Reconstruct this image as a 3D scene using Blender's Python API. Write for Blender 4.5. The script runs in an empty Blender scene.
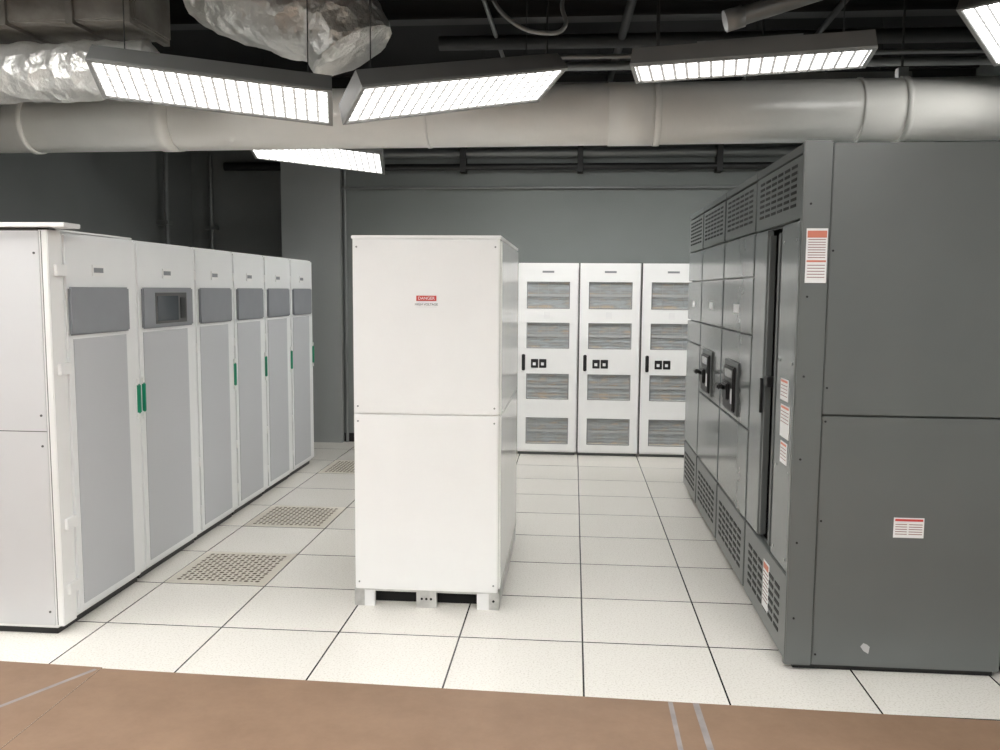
import bpy, bmesh, math, random
from mathutils import Vector, Matrix
random.seed(4)
scene = bpy.context.scene
COL = scene.collection
scene.view_settings.view_transform = 'Standard'

# ------------------------------------------------------------------ materials
def new_mat(name):
    m = bpy.data.materials.new(name); m.use_nodes = True
    nt = m.node_tree; b = nt.nodes['Principled BSDF']
    return m, nt, b

def mat(name, col, rough=0.5, metal=0.0, noise=0.04, nscale=6.0, bump=0.0, bscale=80.0, coat=0.0):
    m, nt, b = new_mat(name)
    tc = nt.nodes.new('ShaderNodeTexCoord')
    nz = nt.nodes.new('ShaderNodeTexNoise'); nz.inputs['Scale'].default_value = nscale
    nz.inputs['Detail'].default_value = 4
    nt.links.new(tc.outputs['Object'], nz.inputs['Vector'])
    cr = nt.nodes.new('ShaderNodeValToRGB')
    lo = [max(0, c * (1 - noise)) for c in col]; hi = [min(1, c * (1 + noise)) for c in col]
    cr.color_ramp.elements[0].position = .3; cr.color_ramp.elements[1].position = .7
    cr.color_ramp.elements[0].color = (*lo, 1); cr.color_ramp.elements[1].color = (*hi, 1)
    nt.links.new(nz.outputs['Fac'], cr.inputs['Fac'])
    nt.links.new(cr.outputs['Color'], b.inputs['Base Color'])
    b.inputs['Roughness'].default_value = rough
    b.inputs['Metallic'].default_value = metal
    if coat: b.inputs['Coat Weight'].default_value = coat
    if bump:
        n2 = nt.nodes.new('ShaderNodeTexNoise'); n2.inputs['Scale'].default_value = bscale
        nt.links.new(tc.outputs['Object'], n2.inputs['Vector'])
        bp = nt.nodes.new('ShaderNodeBump'); bp.inputs['Strength'].default_value = bump
        bp.inputs['Distance'].default_value = .02
        nt.links.new(n2.outputs['Fac'], bp.inputs['Height'])
        nt.links.new(bp.outputs['Normal'], b.inputs['Normal'])
    return m

M = {}
M['white'] = mat('white_powder_coat', (.84, .84, .835), .35, noise=.01)
M['white2'] = mat('white_powder_coat_glossy', (.84, .84, .82), .14, noise=.01)
M['door'] = mat('ups_door_white', (.82, .83, .835), .35, noise=.01)
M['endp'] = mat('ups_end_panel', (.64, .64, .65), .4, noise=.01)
M['gpanel'] = mat('ups_gray_fascia', (.25, .26, .28), .45)
M['black'] = mat('black_plastic', (.012, .012, .013), .4)
M['dark'] = mat('dark_void', (.01, .01, .01), .8)
M['vent'] = mat('louvre_shadow', (.028, .03, .03), .7)
M['seam'] = mat('seam_shadow', (.10, .10, .10), .8)
M['green'] = mat('green_handle', (.0, .24, .13), .35)
M['gray'] = mat('switchgear_gray', (.128, .138, .134), .30, noise=.04, nscale=3)
M['gray2'] = mat('switchgear_gray_trim', (.10, .108, .106), .35)
M['graydoor'] = mat('switchgear_gray_door', (.17, .183, .182), .16)
M['steel'] = mat('galvanised_steel', (.6, .6, .59), .4, .8, noise=.15, nscale=20)
M['label'] = mat('label_white', (.8, .8, .8), .5)
M['red'] = mat('label_red', (.55, .05, .04), .5)
M['ink'] = mat('label_ink', (.25, .10, .09), .6)
M['orange'] = mat('label_orange', (.62, .20, .13), .5)
M['wall'] = mat('painted_wall_gray', (.215, .232, .228), .7, noise=.05, nscale=1.2, bump=.12)
M['wall_d'] = mat('painted_wall_dark', (.22, .232, .23), .7, noise=.06, nscale=1.2, bump=.12)
M['wall_l'] = mat('painted_column', (.31, .325, .32), .65, noise=.05, nscale=1.2, bump=.1)
M['ceil'] = mat('black_deck', (.006, .006, .007), .9)
M['iron'] = mat('dark_iron', (.03, .03, .031), .6)
M['conduit'] = mat('gray_conduit', (.26, .27, .27), .4, .5)
M['pipe'] = mat('insulated_pipe_jacket', (.89, .875, .83), .28, noise=.04, nscale=3, bump=.06, bscale=25)
M['fix'] = mat('fixture_metal', (.22, .22, .215), .4, .3)
M['fixr'] = mat('fixture_lens_frame', (.30, .30, .29), .35, .3)
M['ductg'] = mat('old_duct_gray', (.28, .265, .24), .7, noise=.3, nscale=5, bump=.4, bscale=14)
M['scuff'] = mat('scuff_primer', (.45, .45, .45), .7)
M['glass'] = mat('screen_glass', (.05, .06, .07), .1)
M['tape'] = mat('tape_bluegray', (.30, .27, .265), .6, noise=.15, nscale=12)
M['tilebrown'] = mat('vent_tile_hole', (.11, .08, .055), .8)
M['venttile'] = mat('vent_tile_surface', (.66, .62, .54), .45)
M['winbar'] = mat('window_louvre_bar', (.42, .43, .43), .4)
M['bseam'] = mat('board_joint', (.10, .065, .045), .8)

# foil
m, nt, b = new_mat('foil_insulation'); M['foil'] = m
tc = nt.nodes.new('ShaderNodeTexCoord')
v = nt.nodes.new('ShaderNodeTexVoronoi'); v.inputs['Scale'].default_value = 9; v.feature = 'F1'
n = nt.nodes.new('ShaderNodeTexNoise'); n.inputs['Scale'].default_value = 15; n.inputs['Detail'].default_value = 6
nt.links.new(tc.outputs['Object'], v.inputs['Vector']); nt.links.new(tc.outputs['Object'], n.inputs['Vector'])
ad = nt.nodes.new('ShaderNodeMath'); ad.operation = 'ADD'
nt.links.new(v.outputs['Distance'], ad.inputs[0]); nt.links.new(n.outputs['Fac'], ad.inputs[1])
bp = nt.nodes.new('ShaderNodeBump'); bp.inputs['Strength'].default_value = .7; bp.inputs['Distance'].default_value = .035
nt.links.new(ad.outputs[0], bp.inputs['Height']); nt.links.new(bp.outputs['Normal'], b.inputs['Normal'])
b.inputs['Base Color'].default_value = (.88, .87, .84, 1); b.inputs['Metallic'].default_value = .55; b.inputs['Roughness'].default_value = .3

# door mesh (fine perforation)
m, nt, b = new_mat('perforated_door_mesh'); M['mesh'] = m
tc = nt.nodes.new('ShaderNodeTexCoord')
v = nt.nodes.new('ShaderNodeTexVoronoi'); v.inputs['Scale'].default_value = 120; v.inputs['Randomness'].default_value = 0.0
nt.links.new(tc.outputs['Object'], v.inputs['Vector'])
cr = nt.nodes.new('ShaderNodeValToRGB')
cr.color_ramp.elements[0].position = .28; cr.color_ramp.elements[0].color = (.27, .28, .29, 1)
cr.color_ramp.elements[1].position = .40; cr.color_ramp.elements[1].color = (.53, .54, .565, 1)
nt.links.new(v.outputs['Distance'], cr.inputs['Fac']); nt.links.new(cr.outputs['Color'], b.inputs['Base Color'])
b.inputs['Roughness'].default_value = .5

# raised floor: 0.61 m tiles, speckled laminate, dark edge trim
m, nt, b = new_mat('raised_floor_tiles'); M['floor'] = m
N = nt.nodes; Lk = nt.links
geo = N.new('ShaderNodeNewGeometry'); sep = N.new('ShaderNodeSeparateXYZ'); Lk.new(geo.outputs['Position'], sep.inputs[0])
def math_(op, a, bb=None, c=None):
    q = N.new('ShaderNodeMath'); q.operation = op
    for i, x in enumerate((a, bb, c)):
        if x is None: continue
        if isinstance(x, (int, float)): q.inputs[i].default_value = x
        else: Lk.new(x, q.inputs[i])
    return q.outputs[0]
T = .61
def edge(o, off, hw):
    s = math_('DIVIDE', math_('SUBTRACT', o, off), T)
    fr = math_('FRACT', math_('ADD', s, 100.0))
    d = math_('MINIMUM', fr, math_('SUBTRACT', 1.0, fr))
    return math_('LESS_THAN', math_('MULTIPLY', d, T), hw), math_('FLOOR', math_('ADD', s, 100.0))
ex, ix = edge(sep.outputs['X'], .07, .0042); ey, iy = edge(sep.outputs['Y'], 4.10, .0048)
line = math_('MAXIMUM', ex, ey)
cmb = N.new('ShaderNodeCombineXYZ'); Lk.new(ix, cmb.inputs[0]); Lk.new(iy, cmb.inputs[1])
wn = N.new('ShaderNodeTexWhiteNoise'); wn.noise_dimensions = '3D'; Lk.new(cmb.outputs[0], wn.inputs['Vector'])
nz = N.new('ShaderNodeTexNoise'); nz.inputs['Scale'].default_value = 110; nz.inputs['Detail'].default_value = 3
Lk.new(geo.outputs['Position'], nz.inputs['Vector'])
cr = N.new('ShaderNodeValToRGB')
cr.color_ramp.elements[0].position = .34; cr.color_ramp.elements[0].color = (.69, .65, .59, 1)
cr.color_ramp.elements[1].position = .48; cr.color_ramp.elements[1].color = (.84, .81, .755, 1)
Lk.new(nz.outputs['Fac'], cr.inputs['Fac'])
hs = N.new('ShaderNodeHueSaturation'); Lk.new(cr.outputs['Color'], hs.inputs['Color'])
Lk.new(math_('MULTIPLY_ADD', wn.outputs['Value'], .05, .96), hs.inputs['Value'])
mx = N.new('ShaderNodeMix'); mx.data_type = 'RGBA'
Lk.new(line, mx.inputs[0]); Lk.new(hs.outputs['Color'], mx.inputs[6]); mx.inputs[7].default_value = (.035, .032, .03, 1)
Lk.new(mx.outputs[2], b.inputs['Base Color'])
b.inputs['Roughness'].default_value = .22

# brown floor protection board
m, nt, b = new_mat('brown_hardboard'); M['board'] = m
N = nt.nodes; Lk = nt.links
geo = N.new('ShaderNodeNewGeometry')
nz = N.new('ShaderNodeTexNoise'); nz.inputs['Scale'].default_value = 3.5; nz.inputs['Detail'].default_value = 8; nz.inputs['Roughness'].default_value = .7
Lk.new(geo.outputs['Position'], nz.inputs['Vector'])
cr = N.new('ShaderNodeValToRGB')
cr.color_ramp.elements[0].position = .3; cr.color_ramp.elements[0].color = (.225, .140, .088, 1)
cr.color_ramp.elements[1].position = .72; cr.color_ramp.elements[1].color = (.30, .192, .124, 1)
Lk.new(nz.outputs['Fac'], cr.inputs['Fac']); Lk.new(cr.outputs['Color'], b.inputs['Base Color'])
b.inputs['Roughness'].default_value = .6

# prismatic lit lens
def lens_mat(name, hi, lo):
    global N, Lk
    m, nt, b = new_mat(name)
    N = nt.nodes; Lk = nt.links
    tc = N.new('ShaderNodeTexCoord'); sep = N.new('ShaderNodeSeparateXYZ'); Lk.new(tc.outputs['Object'], sep.inputs[0])
    def cell(o, s):
        fr = math_('FRACT', math_('ADD', math_('DIVIDE', o, s), 50.0))
        d = math_('MINIMUM', fr, math_('SUBTRACT', 1.0, fr))
        return math_('GREATER_THAN', d, .115)
    g = math_('MULTIPLY', cell(sep.outputs['X'], .06), cell(sep.outputs['Y'], .05))
    st = math_('MULTIPLY_ADD', g, hi - lo, lo)
    b.inputs['Base Color'].default_value = (.6, .6, .6, 1)
    b.inputs['Emission Color'].default_value = (1, .99, .96, 1)
    Lk.new(st, b.inputs['Emission Strength'])
    return m
M['lens'] = lens_mat('lit_prismatic_lens', 4.0, .30)
M['lens_b'] = lens_mat('lit_prismatic_lens_bright', 14.0, .5)
M['lens_hi'] = lens_mat('lit_prismatic_lens_boosted', 34.0, 12.0)  # emission boosted for the added unseen troffers, to raise overall brightness

# cabinet window (gray mesh behind clear panel)
m, nt, b = new_mat('battery_window'); M['win'] = m
N = nt.nodes; Lk = nt.links
tc = N.new('ShaderNodeTexCoord')
mp = N.new('ShaderNodeMapping'); mp.inputs['Scale'].default_value = (2.5, 2.5, 9); Lk.new(tc.outputs['Object'], mp.inputs[0])
nz = N.new('ShaderNodeTexNoise'); nz.inputs['Scale'].default_value = 2.2; Lk.new(mp.outputs[0], nz.inputs['Vector'])
cr = N.new('ShaderNodeValToRGB')
cr.color_ramp.elements[0].position = .35; cr.color_ramp.elements[0].color = (.42, .46, .48, 1)
e = cr.color_ramp.elements.new(.52); e.color = (.35, .36, .36, 1)
cr.color_ramp.elements[-1].position = .68; cr.color_ramp.elements[-1].color = (.50, .42, .33, 1)
Lk.new(nz.outputs['Fac'], cr.inputs['Fac']); Lk.new(cr.outputs['Color'], b.inputs['Base Color'])
b.inputs['Roughness'].default_value = .3

# ------------------------------------------------------------------ mesh builder
class MB:
    def __init__(s): s.bm = bmesh.new(); s.mats = []
    def mi(s, k):
        if k not in s.mats: s.mats.append(k)
        return s.mats.index(k)
    def box(s, x0, x1, y0, y1, z0, z1, k, bev=0.0):
        r = bmesh.ops.create_cube(s.bm, size=1)
        vs = r['verts']
        for v in vs:
            v.co = Vector(((x0 + x1) / 2 + v.co.x * abs(x1 - x0), (y0 + y1) / 2 + v.co.y * abs(y1 - y0), (z0 + z1) / 2 + v.co.z * abs(z1 - z0)))
        fs = list({f for v in vs for f in v.link_faces}); i = s.mi(k)
        for f in fs: f.material_index = i
        if bev > 0:
            es = list({e for v in vs for e in v.link_edges})
            r2 = bmesh.ops.bevel(s.bm, geom=es, offset=bev, segments=2, affect='EDGES')
            for f in r2['faces']: f.material_index = i
        return s
    def cyl(s, p0, p1, r, k, n=16, r2=None):
        p0, p1 = Vector(p0), Vector(p1); d = p1 - p0
        mtx = Matrix.Translation((p0 + p1) / 2) @ d.to_track_quat('Z', 'Y').to_matrix().to_4x4()
        q = bmesh.ops.create_cone(s.bm, cap_ends=True, segments=n, radius1=r, radius2=r if r2 is None else r2, depth=d.length, matrix=mtx)
        i = s.mi(k)
        for f in {f for v in q['verts'] for f in v.link_faces}:
            f.material_index = i
            if len(f.verts) == 4: f.smooth = True
        return s
    def poly(s, pts, k):
        f = s.bm.faces.new([s.bm.verts.new(p) for p in pts]); f.material_index = s.mi(k); return s
    def done(s, name, parent=None, loc=None, rot=None):
        me = bpy.data.meshes.new(name); s.bm.normal_update(); s.bm.to_mesh(me); s.bm.free()
        for k in s.mats: me.materials.append(M[k])
        o = bpy.data.objects.new(name, me); COL.objects.link(o)
        if parent: o.parent = parent
        if loc: o.location = loc
        if rot: o.rotation_euler = rot
        return o
def empty(name, loc=(0, 0, 0)):
    e = bpy.data.objects.new(name, None); e.location = loc; e.empty_display_size = .1; COL.objects.link(e); return e
def tube(name, pts, r, k, parent=None, smooth=True, res=8):
    cu = bpy.data.curves.new(name, 'CURVE'); cu.dimensions = '3D'; cu.bevel_depth = r; cu.bevel_resolution = 6; cu.use_fill_caps = True
    if smooth:
        sp = cu.splines.new('BEZIER'); sp.bezier_points.add(len(pts) - 1)
        for b_, p_ in zip(sp.bezier_points, pts): b_.co = p_; b_.handle_left_type = b_.handle_right_type = 'AUTO'
        sp.resolution_u = res
    else:
        sp = cu.splines.new('POLY'); sp.points.add(len(pts) - 1)
        for b_, p_ in zip(sp.points, pts): b_.co = (*p_, 1)
    o = bpy.data.objects.new(name, cu); COL.objects.link(o); cu.materials.append(M[k])
    bpy.context.view_layer.update()
    me = bpy.data.meshes.new_from_object(o.evaluated_get(bpy.context.evaluated_depsgraph_get()))
    bpy.data.objects.remove(o)
    me.name = name
    for p_ in me.polygons: p_.use_smooth = True
    if not me.materials: me.materials.append(M[k])
    o2 = bpy.data.objects.new(name, me); COL.objects.link(o2)
    if parent: o2.parent = parent
    return o2
def text(name, s, size, k, loc, rot, parent, align='CENTER'):
    cu = bpy.data.curves.new(name, 'FONT'); cu.body = s; cu.size = size; cu.align_x = align; cu.align_y = 'CENTER'; cu.extrude = .0004
    o = bpy.data.objects.new(name, cu); COL.objects.link(o); cu.materials.append(M[k]); o.location = loc; o.rotation_euler = rot
    o.parent = parent
    return o
HALF = math.pi / 2

# ------------------------------------------------------------------ room shell
XL, XR, YB, YF, ZC = -4.5, 3.7, 9.45, -2.5, 3.85
MB().box(XL - .1, XR + .1, YF - .1, 10.1, -.1, 0, 'floor').done('floor')
MB().box(XL - .1, XR + .1, YF - .1, 10.1, ZC, ZC + .1, 'ceil').done('ceiling')
MB().box(-2.56, XR + .1, YB, YB + .15, 0, ZC, 'wall').done('wall_back')
MB().box(XL, -3.22, 9.95, 10.1, 0, ZC, 'wall_d').done('wall_alcove')
MB().box(-3.22, -2.56, 9.36, 10.1, 0, ZC, 'wall_l').done('wall_column')
MB().box(XL - .1, XL, YF, 10.1, 0, ZC, 'wall_d').done('wall_left')
MB().box(XR, XR + .1, YF, 10.1, 0, ZC, 'wall').done('wall_right')
MB().box(XL, XR, YF - .1, YF, 0, ZC, 'wall_l').done('wall_front')
MB().box(-2.56, XR, YB - .012, YB, 0, .1, 'black').done('baseboard_back')

# protective board
bd = empty('floor_protection_board')
b_ = MB()
b_.poly([(-4.4, -2.4, .005), (-2.104, -2.4, .005), (-2.104, 3.585, .005), (-4.4, 3.665, .005)], 'board')
b_.poly([(-2.10, -2.4, .005), (3.6, -2.4, .005), (3.6, 3.425, .005), (-2.10, 3.575, .005)], 'board')
b_.poly([(-4.4, 3.665, .005), (-2.104, 3.585, .005), (-2.104, 3.585, 0), (-4.4, 3.665, 0)], 'board')
b_.poly([(-2.10, 3.575, .005), (3.6, 3.425, .005), (3.6, 3.425, 0), (-2.10, 3.575, 0)], 'board')
b_.poly([(-2.104, -2.4, .0045), (-2.10, -2.4, .0045), (-2.10, 3.58, .0045), (-2.104, 3.58, .0045)], 'bseam')
b_.done('board_sheets', bd)
b_ = MB()
def strip(p, q, w, z=.0065):
    p, q = Vector((*p, z)), Vector((*q, z)); d = (q - p).normalized(); s_ = Vector((-d.y, d.x, 0)) * w / 2
    b_.poly([p - s_, q - s_, q + s_, p + s_], 'tape')
strip((-2.42, 3.0), (-2.12, 3.56), .022); strip((.42, 2.0), (.43, 3.50), .02); strip((.555, 2.0), (.535, 3.50), .026)
b_.done('tape_marks', bd)

# perforated tiles
def vent_tile(x0, y0):
    o = MB(); o.box(x0 + .006, x0 + .604, y0 + .006, y0 + .604, 0, .003, 'venttile')
    n = 15
    for i in range(n):
        for j in range(n):
            cx = x0 + .05 + (i + .5) * .51 / n; cy = y0 + .05 + (j + .5) * .51 / n
            r = .0140 if (i + j) % 2 == 0 else .009
            o.poly([(cx + r * math.cos(a * math.pi / 4 + .39), cy + r * math.sin(a * math.pi / 4 + .39), .0036) for a in range(8)], 'tilebrown')
    o.done('perforated_floor_tile')
for k in (1, 3, 6): vent_tile(-2.37, 4.10 + .61 * k)

# ------------------------------------------------------------------ left UPS lineup (faces +x)
units = [(3.92, 4.745), (4.745, 5.53), (5.53, 6.20), (6.20, 6.87), (6.87, 7.54), (7.54, 8.21)]
for i, (a, c) in enumerate(units):
    e = empty('ups_cabinet', (-2.485 - .0085 * i, a, 0))
    w = c - a
    o = MB()
    o.box(-.92, -.035, .002, w - .002, .035, 1.99, 'white', .004)
    o.box(-.88, -.05, .02, w - .02, 0, .035, 'black')
    o.done('body', e)
    o = MB(); y0, y1 = (.12 if i == 0 else .012), w - .012
    o.box(-.035, 0, y0, y1, .06, 1.985, 'door', .012)
    m0 = y0 + .055; m1 = y1 - (.13 if i < 2 else .12)
    o.box(-.004, .003, m0, m1, .10, 1.46, 'mesh')
    o.done('door', e)
    o = MB()
    g0, g1 = y0 + .04, y1 - .07
    if i == 0: g0, g1 = y0 + .015, y1 - .11
    o.box(0, .018, g0, g1, 1.48, 1.72, 'gpanel', .008)
    if i == 1:
        o.box(.012, .020, g0 + .14, g1 - .10, 1.505, 1.69, 'seam')
        o.box(.016, .022, g0 + .16, g1 - .22, 1.52, 1.67, 'glass')
        o.box(.016, .024, g1 - .19, g1 - .12, 1.53, 1.66, 'black')
    yc = (g0 + g1) / 2
    o.box(0, .006, yc - .055, yc + .055, 1.775, 1.835, 'white', .001); o.box(.005, .007, yc - .045, yc + .045, 1.795, 1.82, 'gpanel')
    o.done('fascia', e)
    o = MB()
    yy = y0 + .022 if i == 1 else y1 - .028
    o.box(.0, .020, yy - .013, yy + .013, 1.00, 1.17, 'green', .006)
    o.box(.0, .012, yy - .010, yy + .010, .97, 1.20, 'white')
    hin = y1 + .002 if i == 1 else y0 - .01
    for z in (.22, .55, 1.32, 1.80):
        o.cyl((.0, hin, z - .03), (.0, hin, z + .03), .009, 'white')
        if i == 0: o.box(-.03, .012, .04, .13, z - .028, z + .028, 'white', .003)
    o.done('door_hardware', e)
    if i == 0:
        o = MB()
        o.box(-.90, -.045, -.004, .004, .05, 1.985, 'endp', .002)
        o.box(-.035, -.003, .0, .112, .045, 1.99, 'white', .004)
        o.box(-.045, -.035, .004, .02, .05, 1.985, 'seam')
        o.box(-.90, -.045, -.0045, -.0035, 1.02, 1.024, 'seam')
        for z in (.12, .95, 1.10, 1.88):
            o.cyl((-.07, -.007, z), (-.07, 0, z), .006, 'seam', 8)
        o.box(-.94, .10, -.03, .11, 2.0, 2.022, 'white', .003)
        o.box(-.94, -.02, .10, w, 1.99, 2.0, 'white', .003)
        o.box(-.90, -.05, .0, .09, 1.985, 2.0, 'seam')
        o.done('end_panel', e)

# ------------------------------------------------------------------ centre cabinet
e = empty('power_distribution_cabinet', (-1.165, 4.46, 0))
W, D, H = .79, 1.36, 2.0
o = MB()
o.box(.006, W - .006, .012, D, .10, H - .012, 'white2')
o.box(0, W, .004, D, H - .018, H, 'white', .003)
o.done('body', e)
o = MB()
o.box(.01, W - .01, 0, .014, 1.063, H - .022, 'white', .003)
o.box(.01, W - .01, 0, .014, .10, 1.057, 'white', .003)
o.box(W - .008, W + .004, .03, D - .03, 1.063, H - .03, 'white2', .002)
o.box(W - .008, W + .004, .03, D - .03, .115, 1.057, 'white2', .002)
for x in (.03, W - .03):
    for z in (.14, 1.02, 1.10, 1.94): o.cyl((x, -.003, z), (x, 0, z), .005, 'conduit', 8)
o.done('panels', e)
o = MB()
o.box(.0, W, .015, .045, .085, .10, 'steel'); o.box(.0, W, D - .04, D - .01, .085, .10, 'steel')
for x0, x1 in ((.0, .055), (.34, .45), (W - .055, W)):
    o.box(x0, x1, .012, .05, 0, .10, 'steel', .002)
    o.box(x0, x1, D - .05, D - .012, 0, .10, 'steel', .002)
o.box(.0, .05, .05, D - .05, 0, .09, 'steel'); o.box(W - .05, W - .002, .05, D - .05, 0, .09, 'steel')
o.box(.055, .11, .014, .04, .0, .09, 'label'); o.box(W - .12, W - .055, .014, .04, .0, .09, 'label')
for x in (.37, .395, .42, .76): o.cyl((x, .010, .05), (x, .013, .05), .007, 'dark', 8)
o.box(.05, W - .05, .10, .12, .0, .099, 'dark')
o.done('skid_base', e)
o = MB()
o.box(.345, .455, -.003, 0, 1.625, 1.69, 'label'); o.box(.347, .453, -.004, -.001, 1.66, 1.688, 'red')
o.done('danger_label', e)
text('danger_text', 'DANGER', .022, 'label', (.40, -.0045, 1.674), (HALF, 0, 0), e)
text('voltage_text', 'HIGH VOLTAGE', .017, 'black', (.40, -.0035, 1.642), (HALF, 0, 0), e)

# ------------------------------------------------------------------ rear battery cabinets (face -y)
for i in range(3):
    x0 = -.58 + .635 * i
    e = empty('battery_cabinet', (x0, 8.9, 0)); w = .635
    o = MB(); o.box(.002, w - .002, .03, .50, .03, 2.0, 'white', .003); o.box(.02, w - .02, .05, .48, 0, .03, 'gray2'); o.done('body', e)
    o = MB()
    rows = [(1.54, 1.80), (1.13, 1.38), (.60, .85), (.13, .39)]
    zs = .05
    for z0, z1 in sorted(rows):
        o.box(.012, w - .012, 0, .025, zs, z0, 'white'); zs = z1
        o.box(.012, .11, 0, .025, z0, z1, 'white'); o.box(w - .10, w - .012, 0, .025, z0, z1, 'white')
        for (a, c, zz0, zz1) in ((.102, .11, z0 - .008, z1 + .008), (w - .10, w - .092, z0 - .008, z1 + .008), (.102, w - .092, z0 - .008, z0), (.102, w - .092, z1, z1 + .008)):
            o.box(a, c, -.003, 0, zz0, zz1, 'conduit')
    o.box(.012, w - .012, 0, .025, zs, 1.985, 'white')
    o.box(.0, .012, .015, .03, .03, 2.0, 'seam')
    o.done('door', e)
    o = MB()
    for z0, z1 in rows:
        o.box(.10, w - .09, .022, .028, z0, z1, 'win')
        for k in range(1, 8):
            z = z0 + (z1 - z0) * k / 8; o.box(.11, w - .10, .014, .022, z - .003, z + .003, 'winbar')
        for k in range(1, 4):
            x = .11 + (w - .21) * k / 4; o.box(x - .002, x + .002, .014, .022, z0, z1, 'winbar')
        o.box(.11, w - .10, .010, .018, z0 + (z1 - z0) * .45, z0 + (z1 - z0) * .55, 'winbar')
    o.done('windows', e)
    o = MB()
    o.box(.055, .090, -.02, 0, .89, 1.06, 'black', .006); o.box(.060, .085, -.03, -.02, .93, 1.05, 'black', .004)
    o.box(.15, .225, -.006, 0, .92, 1.01, 'black', .003); o.box(.235, .31, -.006, 0, .92, 1.01, 'black', .003)
    for xx in (.17, .255): o.box(xx, xx + .03, -.008, -.005, .945, .975, 'label')
    o.box(.26, .38, -.003, 0, 1.90, 1.92, 'gpanel')
    o.box(.28, .34, -.003, 0, 1.43, 1.50, 'label')
    o.done('lock_and_meters', e)

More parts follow.
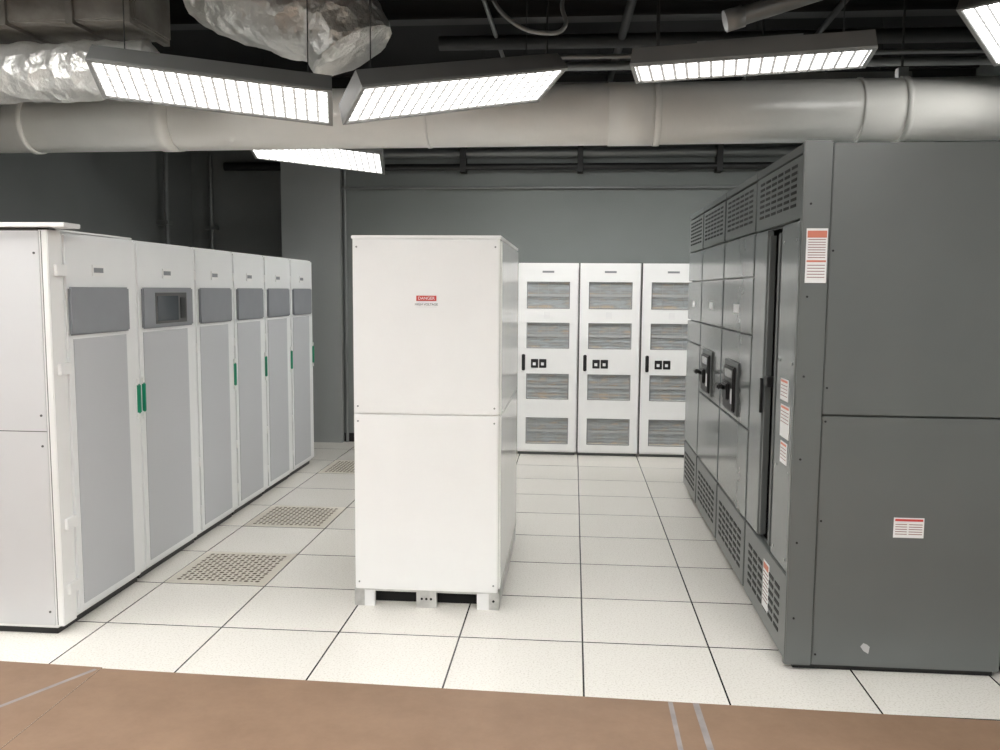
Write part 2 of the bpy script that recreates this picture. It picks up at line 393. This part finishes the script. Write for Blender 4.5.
# ------------------------------------------------------------------ right switchgear (faces -x; end facing camera at y=3.88)
GX = .98
TOP = 2.36
secs = [(3.88, 4.82), (4.82, 5.78), (5.78, 6.74), (6.74, 7.52)]
def louvre(o, x, y0, y1, z0, z1, nc, nr, k='vent'):
    cw = (y1 - y0) / nc; rh = (z1 - z0) / nr
    for a in range(nc):
        for r in range(nr):
            o.box(x - .0025, x + .001, y0 + a * cw + cw * .14, y0 + (a + 1) * cw - cw * .14, z0 + r * rh + rh * .3, z0 + (r + 1) * rh - rh * .25, k)
for i, (a, c) in enumerate(secs):
    e = empty('switchgear_cabinet', (GX, a, 0)); w = c - a
    o = MB()
    o.box(.03, .95, .004 if i else .02, w - .003, .03, TOP, 'gray', .003)
    o.box(.05, .93, .03, w - .02, 0, .03, 'black')
    o.box(0, .035, .003, w - .003, TOP - .04, TOP, 'gray2', .003)
    o.done('frame', e)
    o = MB()
    if i == 0:
        o.box(0, .03, .01, .33, .45, 2.03, 'graydoor', .004)
        o.box(0, .03, .64, w - .01, .45, 2.03, 'graydoor', .004)
        o.box(.03, .034, .33, .64, .45, 2.03, 'dark')
        o.box(.0, .03, .36, .40, .47, 2.0, 'gray2', .003); o.box(.0, .03, .57, .60, .47, 2.0, 'gray2', .003)
        o.box(-.02, .03, .45, .52, 1.25, 1.30, 'black', .004); o.cyl((-.01, .62, 1.1), (-.01, .62, 1.28), .008, 'black')
        o.box(0, .03, .01, w - .01, 2.04, TOP - .045, 'gray', .004)
        o.box(0, .03, .01, w - .01, .05, .44, 'gray', .004)
        for yy in (.05, .28):
            for z in (.5, .9, 1.4, 1.95): o.cyl((-.003, yy, z), (0, yy, z), .007, 'conduit', 8)
    else:
        cuts = [.44, .95, 1.48, 1.80, 2.04] if i < 3 else [.44, 1.3, 1.48, 1.80, 2.04]
        zz = [.05] + cuts + [TOP - .045]
        for z0, z1 in zip(zz[:-1], zz[1:]):
            o.box(0, .03, .02, w - .02, z0 + .005, z1 - .005, 'graydoor' if z0 > .4 and z1 < 2.1 else 'gray', .004)
        for z in (1.62,):
            o.box(-.004, 0, w * .42, w * .58, z - .025, z + .025, 'label')
    o.done('door_panels', e)
    o = MB()
    louvre(o, 0, .08, w - .08, 2.09, 2.29, 6, 7, 'dark')
    louvre(o, 0, .10, w - .10, .12, .36, 6, 6)
    o.done('louvres', e)
    if i in (1, 2):
        o = MB(); yc = w * .55
        o.box(-.012, 0, yc - .22, yc + .22, .98, 1.30, 'gray2', .004)
        o.box(-.030, 0, yc - .16, yc + .16, 1.00, 1.27, 'black', .008)
        o.box(-.032, -.025, yc - .13, yc + .10, 1.20, 1.25, 'graydoor')
        o.box(-.050, -.03, yc - .07, yc + .09, 1.06, 1.17, 'black', .008)
        o.cyl((-.085, yc - .04, 1.15), (-.045, yc, 1.13), .014, 'black'); o.box(-.105, -.08, yc - .07, yc + .0, 1.13, 1.165, 'black', .008)
        o.box(-.033, -.029, yc - .15, yc - .11, 1.05, 1.14, 'label')
        o.done('circuit_breaker', e)
    if i == 0:
        o = MB()
        o.box(.0, .12, -.012, .02, .03, TOP + .01, 'gray', .004)
        o.box(.125, .945, .0, .02, .03, 1.172, 'gray', .003)
        o.box(.125, .945, .0, .02, 1.180, TOP, 'gray', .003)
        o.box(.117, .127, .004, .02, .03, TOP, 'dark')
        for z in (.08, .7, 1.15, 1.3, 1.9): o.cyl((.14, -.003, z), (.14, 0, z), .005, 'dark', 8)
        for z in (.25, .6, .98, 1.35, 1.7, 2.1): o.cyl((.035, -.016, z), (.035, -.012, z), .005, 'dark', 8)
        o.done('end_panels', e)
        o = MB()
        o.box(.022, .112, -.0145, -.012, 1.76, 1.995, 'label')
        o.box(.026, .108, -.0155, -.014, 1.955, 1.985, 'orange'); o.box(.026, .108, -.0155, -.014, 1.85, 1.858, 'orange')
        for k in range(8): o.box(.03, .104, -.0155, -.014, 1.945 - k * .011, 1.948 - k * .011, 'ink')
        for k in range(5): o.box(.03, .104, -.0155, -.014, 1.835 - k * .013, 1.838 - k * .013, 'ink')
        o.box(.455, .585, -.003, 0, .635, .725, 'label'); o.box(.46, .58, -.004, -.002, .710, .72, 'red')
        for k in range(5):
            o.box(.462, .512, -.004, -.002, .694 - k * .011, .697 - k * .011, 'ink'); o.box(.52, .578, -.004, -.002, .694 - k * .011, .697 - k * .011, 'ink')
        o.poly([(.338, -.001, .125), (.352, -.001, .105), (.374, -.001, .092), (.379, -.001, .125), (.368, -.001, .135), (.350, -.001, .142)], 'scuff')
        for (y0, y1, z0, z1) in ((.10, .24, 1.22, 1.32), (.06, .22, 1.05, 1.20), (.08, .20, .93, 1.03)):
            o.box(-.003, 0, y0, y1, z0, z1, 'label')
            o.box(-.004, -.002, y0 + .01, y1 - .01, z1 - .016, z1 - .006, 'orange')
            for k in range(4): o.box(-.004, -.002, y0 + .01, y1 - .01, z1 - .032 - k * .016, z1 - .029 - k * .016, 'ink')
        o.box(-.003, 0, .33, .45, .14, .38, 'label'); o.box(-.004, -.002, .34, .44, .34, .37, 'orange')
        for k in range(8): o.box(-.004, -.002, .34, .44, .32 - k * .02, .324 - k * .02, 'ink')
        o.done('warning_labels', e)
e = empty('switchgear_end_cabinet', (1.955, 3.88, 0))
o = MB(); o.box(0, .9, .0, .9, .03, TOP, 'gray', .004); o.box(.02, .88, .03, .88, 0, .03, 'black')
o.box(.02, .88, -.006, .004, .05, 1.17, 'gray', .003); o.box(.02, .88, -.006, .004, 1.18, TOP - .02, 'gray', .003); o.done('body', e)

# ------------------------------------------------------------------ overhead insulated pipe
PY, PZ, PR = 5.6, 2.825, .188
e = empty('insulated_pipe', (0, PY, PZ)); e.rotation_euler = (0, -.006, 0)
o = MB(); o.cyl((XL + .01, 0, 0), (XR - .01, 0, 0), PR, 'pipe', 48)
o.done('jacket', e)
o = MB()
for x0, x1 in ((.20, .50), (-2.72, -2.60), (1.71, 1.73), (-.95, -.93)):
    o.cyl((x0, 0, 0), (x1, 0, 0), PR + .006, 'pipe', 48)
o.done('coupling_bands', e)
o = MB()
for x in (.50, 1.98, -3.6):
    o.cyl((x - .02, 0, 0), (x + .02, 0, 0), PR + .010, 'pipe', 48)
    o.cyl((x, 0, PR), (x, 0, ZC - PZ - .03), .008, 'iron', 8)
    o.box(x - .03, x + .03, -.03, .03, PR, PR + .06, 'conduit')
o.done('hangers', e)

# ------------------------------------------------------------------ light fixtures
def fixture(cx, cy, cz, yaw, pit, rol, L=1.2, Wd=.30, lens='lens', hh=.10):
    R_ = Matrix.Rotation(math.radians(yaw), 4, 'Z') @ Matrix.Rotation(math.radians(pit), 4, 'Y') @ Matrix.Rotation(math.radians(rol), 4, 'X')
    e = empty('fluorescent_troffer'); e.matrix_world = Matrix.Translation((cx, cy, cz)) @ R_
    o = MB(); l, w = L / 2, Wd / 2
    A = [(-l - .02, -w - .02, .0), (l + .02, -w - .02, 0), (l + .02, w + .02, 0), (-l - .02, w + .02, 0)]
    B = [(-l - .01, -w, hh), (l + .01, -w, hh), (l + .01, w, hh), (-l - .01, w, hh)]
    for k in range(4):
        o.poly([A[k], A[(k + 1) % 4], B[(k + 1) % 4], B[k]], 'fix')
    o.poly(B, 'fix')
    o.box(-.25, .25, -w * .5, w * .5, hh, hh + .03, 'fix')
    o.done('housing', e)
    o = MB()
    for (a, b2, c, d) in ((-l - .02, l + .02, -w - .02, -w), (-l - .02, l + .02, w, w + .02), (-l - .02, -l, -w, w), (l, l + .02, -w, w)):
        o.box(a, b2, c, d, -.008, .006, 'fixr')
    o.done('door_frame', e)
    o = MB(); o.box(-l, l, -w, w, -.002, .004, lens); o.done('lens', e)
    inv = e.matrix_world.inverted()
    for sx in (-.8, .8):
        p = e.matrix_world @ Vector((sx * l, 0, hh)); q = Vector((p.x, p.y, ZC))
        tube('hanger_wire', [tuple(inv @ p), tuple(inv @ q)], .003, 'iron', e, False)
    return e
fixture(-1.94, 4.62, 2.765, 13, 5, -22)
fixture(-.62, 4.64, 2.75, 37, -12, -22)
fixture(.85, 4.50, 2.84, -9, -1, -1, L=1.1, hh=.085)
fixture(-2.40, 7.98, 2.95, 9, 6, -9, Wd=.6)
fixture(2.62, 4.62, 3.10, -42, 0, -16, Wd=.6, lens='lens_b')
# unseen troffers added above, behind and past the pipe to light the room
for x, y, z in ((-2.6, 1.7, 3.1), (-.6, 1.7, 3.1), (1.6, 1.7, 3.1), (-2.9, -.6, 3.1), (-.6, -.6, 3.1), (2.1, -.6, 3.1), (-.3, 7.4, 3.28), (1.9, 7.2, 3.28), (-3.4, 3.4, 3.35)):
    fixture(x, y, z, 0, 0, 0, Wd=.6, lens='lens_hi')

# ------------------------------------------------------------------ ceiling clutter
def foil_duct(name, pts, r):
    o = tube(name, pts, r, 'foil', None, True, 24)
    bm = bmesh.new(); bm.from_mesh(o.data)
    bmesh.ops.remove_doubles(bm, verts=bm.verts, dist=.0005)
    bmesh.ops.subdivide_edges(bm, edges=bm.edges[:], cuts=1, use_grid_fill=True); bm.to_mesh(o.data); bm.free()
    tx = bpy.data.textures.new(name + '_crinkle', 'CLOUDS'); tx.noise_scale = .15; tx.noise_depth = 2
    md = o.modifiers.new('crinkle', 'DISPLACE'); md.texture = tx; md.strength = .045; md.mid_level = .5; md.texture_coords = 'LOCAL'
    for p_ in o.data.polygons: p_.use_smooth = True
    return o
foil_duct('foil_wrapped_duct', [(-4.3, 5.02, 2.98), (-3.4, 5.02, 2.98), (-2.9, 5.02, 2.99), (-2.5, 5.05, 3.0)], .17)
foil_duct('foil_wrapped_duct', [(-2.15, 5.15, 3.54), (-1.95, 5.1, 3.43), (-1.65, 5.05, 3.32), (-1.38, 5.03, 3.24), (-1.29, 5.03, 3.08)], .26)
o = MB()
o.box(-4.4, -2.5, 4.85, 5.3, 3.23, 3.55, 'ductg', .01)
for x in (-3.9, -3.3, -2.9, -2.56): o.box(x, x + .04, 4.83, 5.32, 3.21, 3.57, 'ductg')
o.done('sheet_metal_duct')
e = empty('ceiling_beam')
o = MB()
for y in (3.4, 6.2, 8.6):
    o.box(XL, XR, y - .08, y + .08, 3.80, 3.85, 'iron'); o.box(XL, XR, y - .01, y + .01, 3.60, 3.82, 'iron'); o.box(XL, XR, y - .07, y + .07, 3.59, 3.61, 'iron')
o.done('beam_webs', e)
e = empty('overhead_conduit_run')
def cond(pts, r, k, sm=False): tube('conduit', pts, r, k, e, sm)
cond([(-1.0, 5.9, 3.2), (3.69, 5.9, 3.2)], .028, 'conduit')
cond([(-.2, 5.4, 3.13), (3.69, 5.4, 3.13)], .014, 'conduit')
cond([(-1.0, 6.4, 3.50), (3.69, 6.4, 3.50)], .05, 'iron')
cond([(1.6, 4.9, 3.5), (1.75, 8.5, 3.5)], .02, 'iron')
cond([(-.6, 4.9, 3.55), (-.55, 9.0, 3.5)], .015, 'conduit')
cond([(.35, 4.9, 3.5), (.25, 9.0, 3.55)], .03, 'iron')
for x in (-.2, 1.2, 2.6):
    cond([(x, 5.9, 3.2), (x, 5.9, 3.85)], .006, 'iron')
tube('flexible_conduit', [(-.42, 4.6, 3.6), (-.45, 4.5, 3.25), (-.33, 4.45, 3.06), (-.16, 4.45, 3.0), (-.07, 4.45, 3.02), (-.08, 4.5, 3.15), (-.02, 4.6, 3.5), (0, 4.6, 3.85)], .011, 'conduit')
e = empty('gray_round_conduit')
tube('tube', [(.68, 4.20, 2.965), (2.0, 4.20, 3.36)], .042, 'conduit', e, False)
o = MB(); o.cyl((.68, 4.20, 2.965), (.76, 4.20, 2.989), .05, 'fix'); o.cyl((1.1, 4.2, 3.14), (1.1, 4.2, ZC), .006, 'iron', 8); o.cyl((1.8, 4.2, 3.3), (1.8, 4.2, ZC), .006, 'iron', 8); o.done('collar_and_rods', e)

# wall pipes
e = empty('wall_pipe_run')
tube('black_pipe', [(-2.1, 9.33, 3.03), (3.69, 9.33, 3.03)], .035, 'black', e, False)
tube('thin_conduit', [(-2.56, 9.40, 2.82), (3.69, 9.40, 2.82)], .014, 'conduit', e, False)
tube('gray_pipe', [(-2.56, 9.39, 3.18), (3.69, 9.39, 3.18)], .05, 'conduit', e, False)
o = MB()
for x in (-1.2, .05, 1.5): o.box(x - .03, x + .03, 9.28, 9.45, 2.97, 3.3, 'iron')
o.done('pipe_clips', e)
e = empty('vertical_conduit')
tube('pipe', [(-2.52, 9.42, 0), (-2.52, 9.42, ZC)], .018, 'conduit', e, False)
e = empty('vertical_conduit')
tube('pipe_a', [(-4.25, 9.9, 0), (-4.25, 9.9, ZC)], .025, 'conduit', e, False)
tube('pipe_b', [(-4.40, 9.1, 0), (-4.40, 9.1, ZC)], .025, 'conduit', e, False)
o = MB(); o.box(-4.5, -4.36, 9.05, 9.15, 2.4, 2.44, 'conduit'); o.box(-4.32, -4.18, 9.86, 9.95, 2.4, 2.44, 'conduit'); o.done('straps', e)
e = empty('alcove_pipe')
tube('pipe', [(-4.05, 9.85, 3.12), (-3.25, 9.85, 3.12)], .05, 'black', e, False)

# ------------------------------------------------------------------ camera
f = 860.; h = 1.72
p = math.atan(85 / 860); yw = math.atan(73 / 860 * math.cos(p)); roll = math.radians(.4)
F = Vector((-math.sin(yw), math.cos(yw), 0)); R = Vector((math.cos(yw), math.sin(yw), 0)); Z = Vector((0, 0, 1))
fw = F * math.cos(p) - Z * math.sin(p); up = F * math.sin(p) + Z * math.cos(p)
R2 = R * math.cos(roll) + up * math.sin(roll); U2 = up * math.cos(roll) - R * math.sin(roll)
cd = bpy.data.cameras.new('camera'); cam = bpy.data.objects.new('camera', cd); COL.objects.link(cam)
mw = Matrix((( R2.x, U2.x, -fw.x, 0), (R2.y, U2.y, -fw.y, 0), (R2.z, U2.z, -fw.z, h), (0, 0, 0, 1)))
cam.matrix_world = mw
cd.sensor_width = 36; cd.lens = f / 1000 * 36; cd.clip_start = .05
scene.camera = cam
w = bpy.data.worlds.new('world'); scene.world = w; w.use_nodes = True
w.node_tree.nodes['Background'].inputs[0].default_value = (.05, .05, .05, 1)
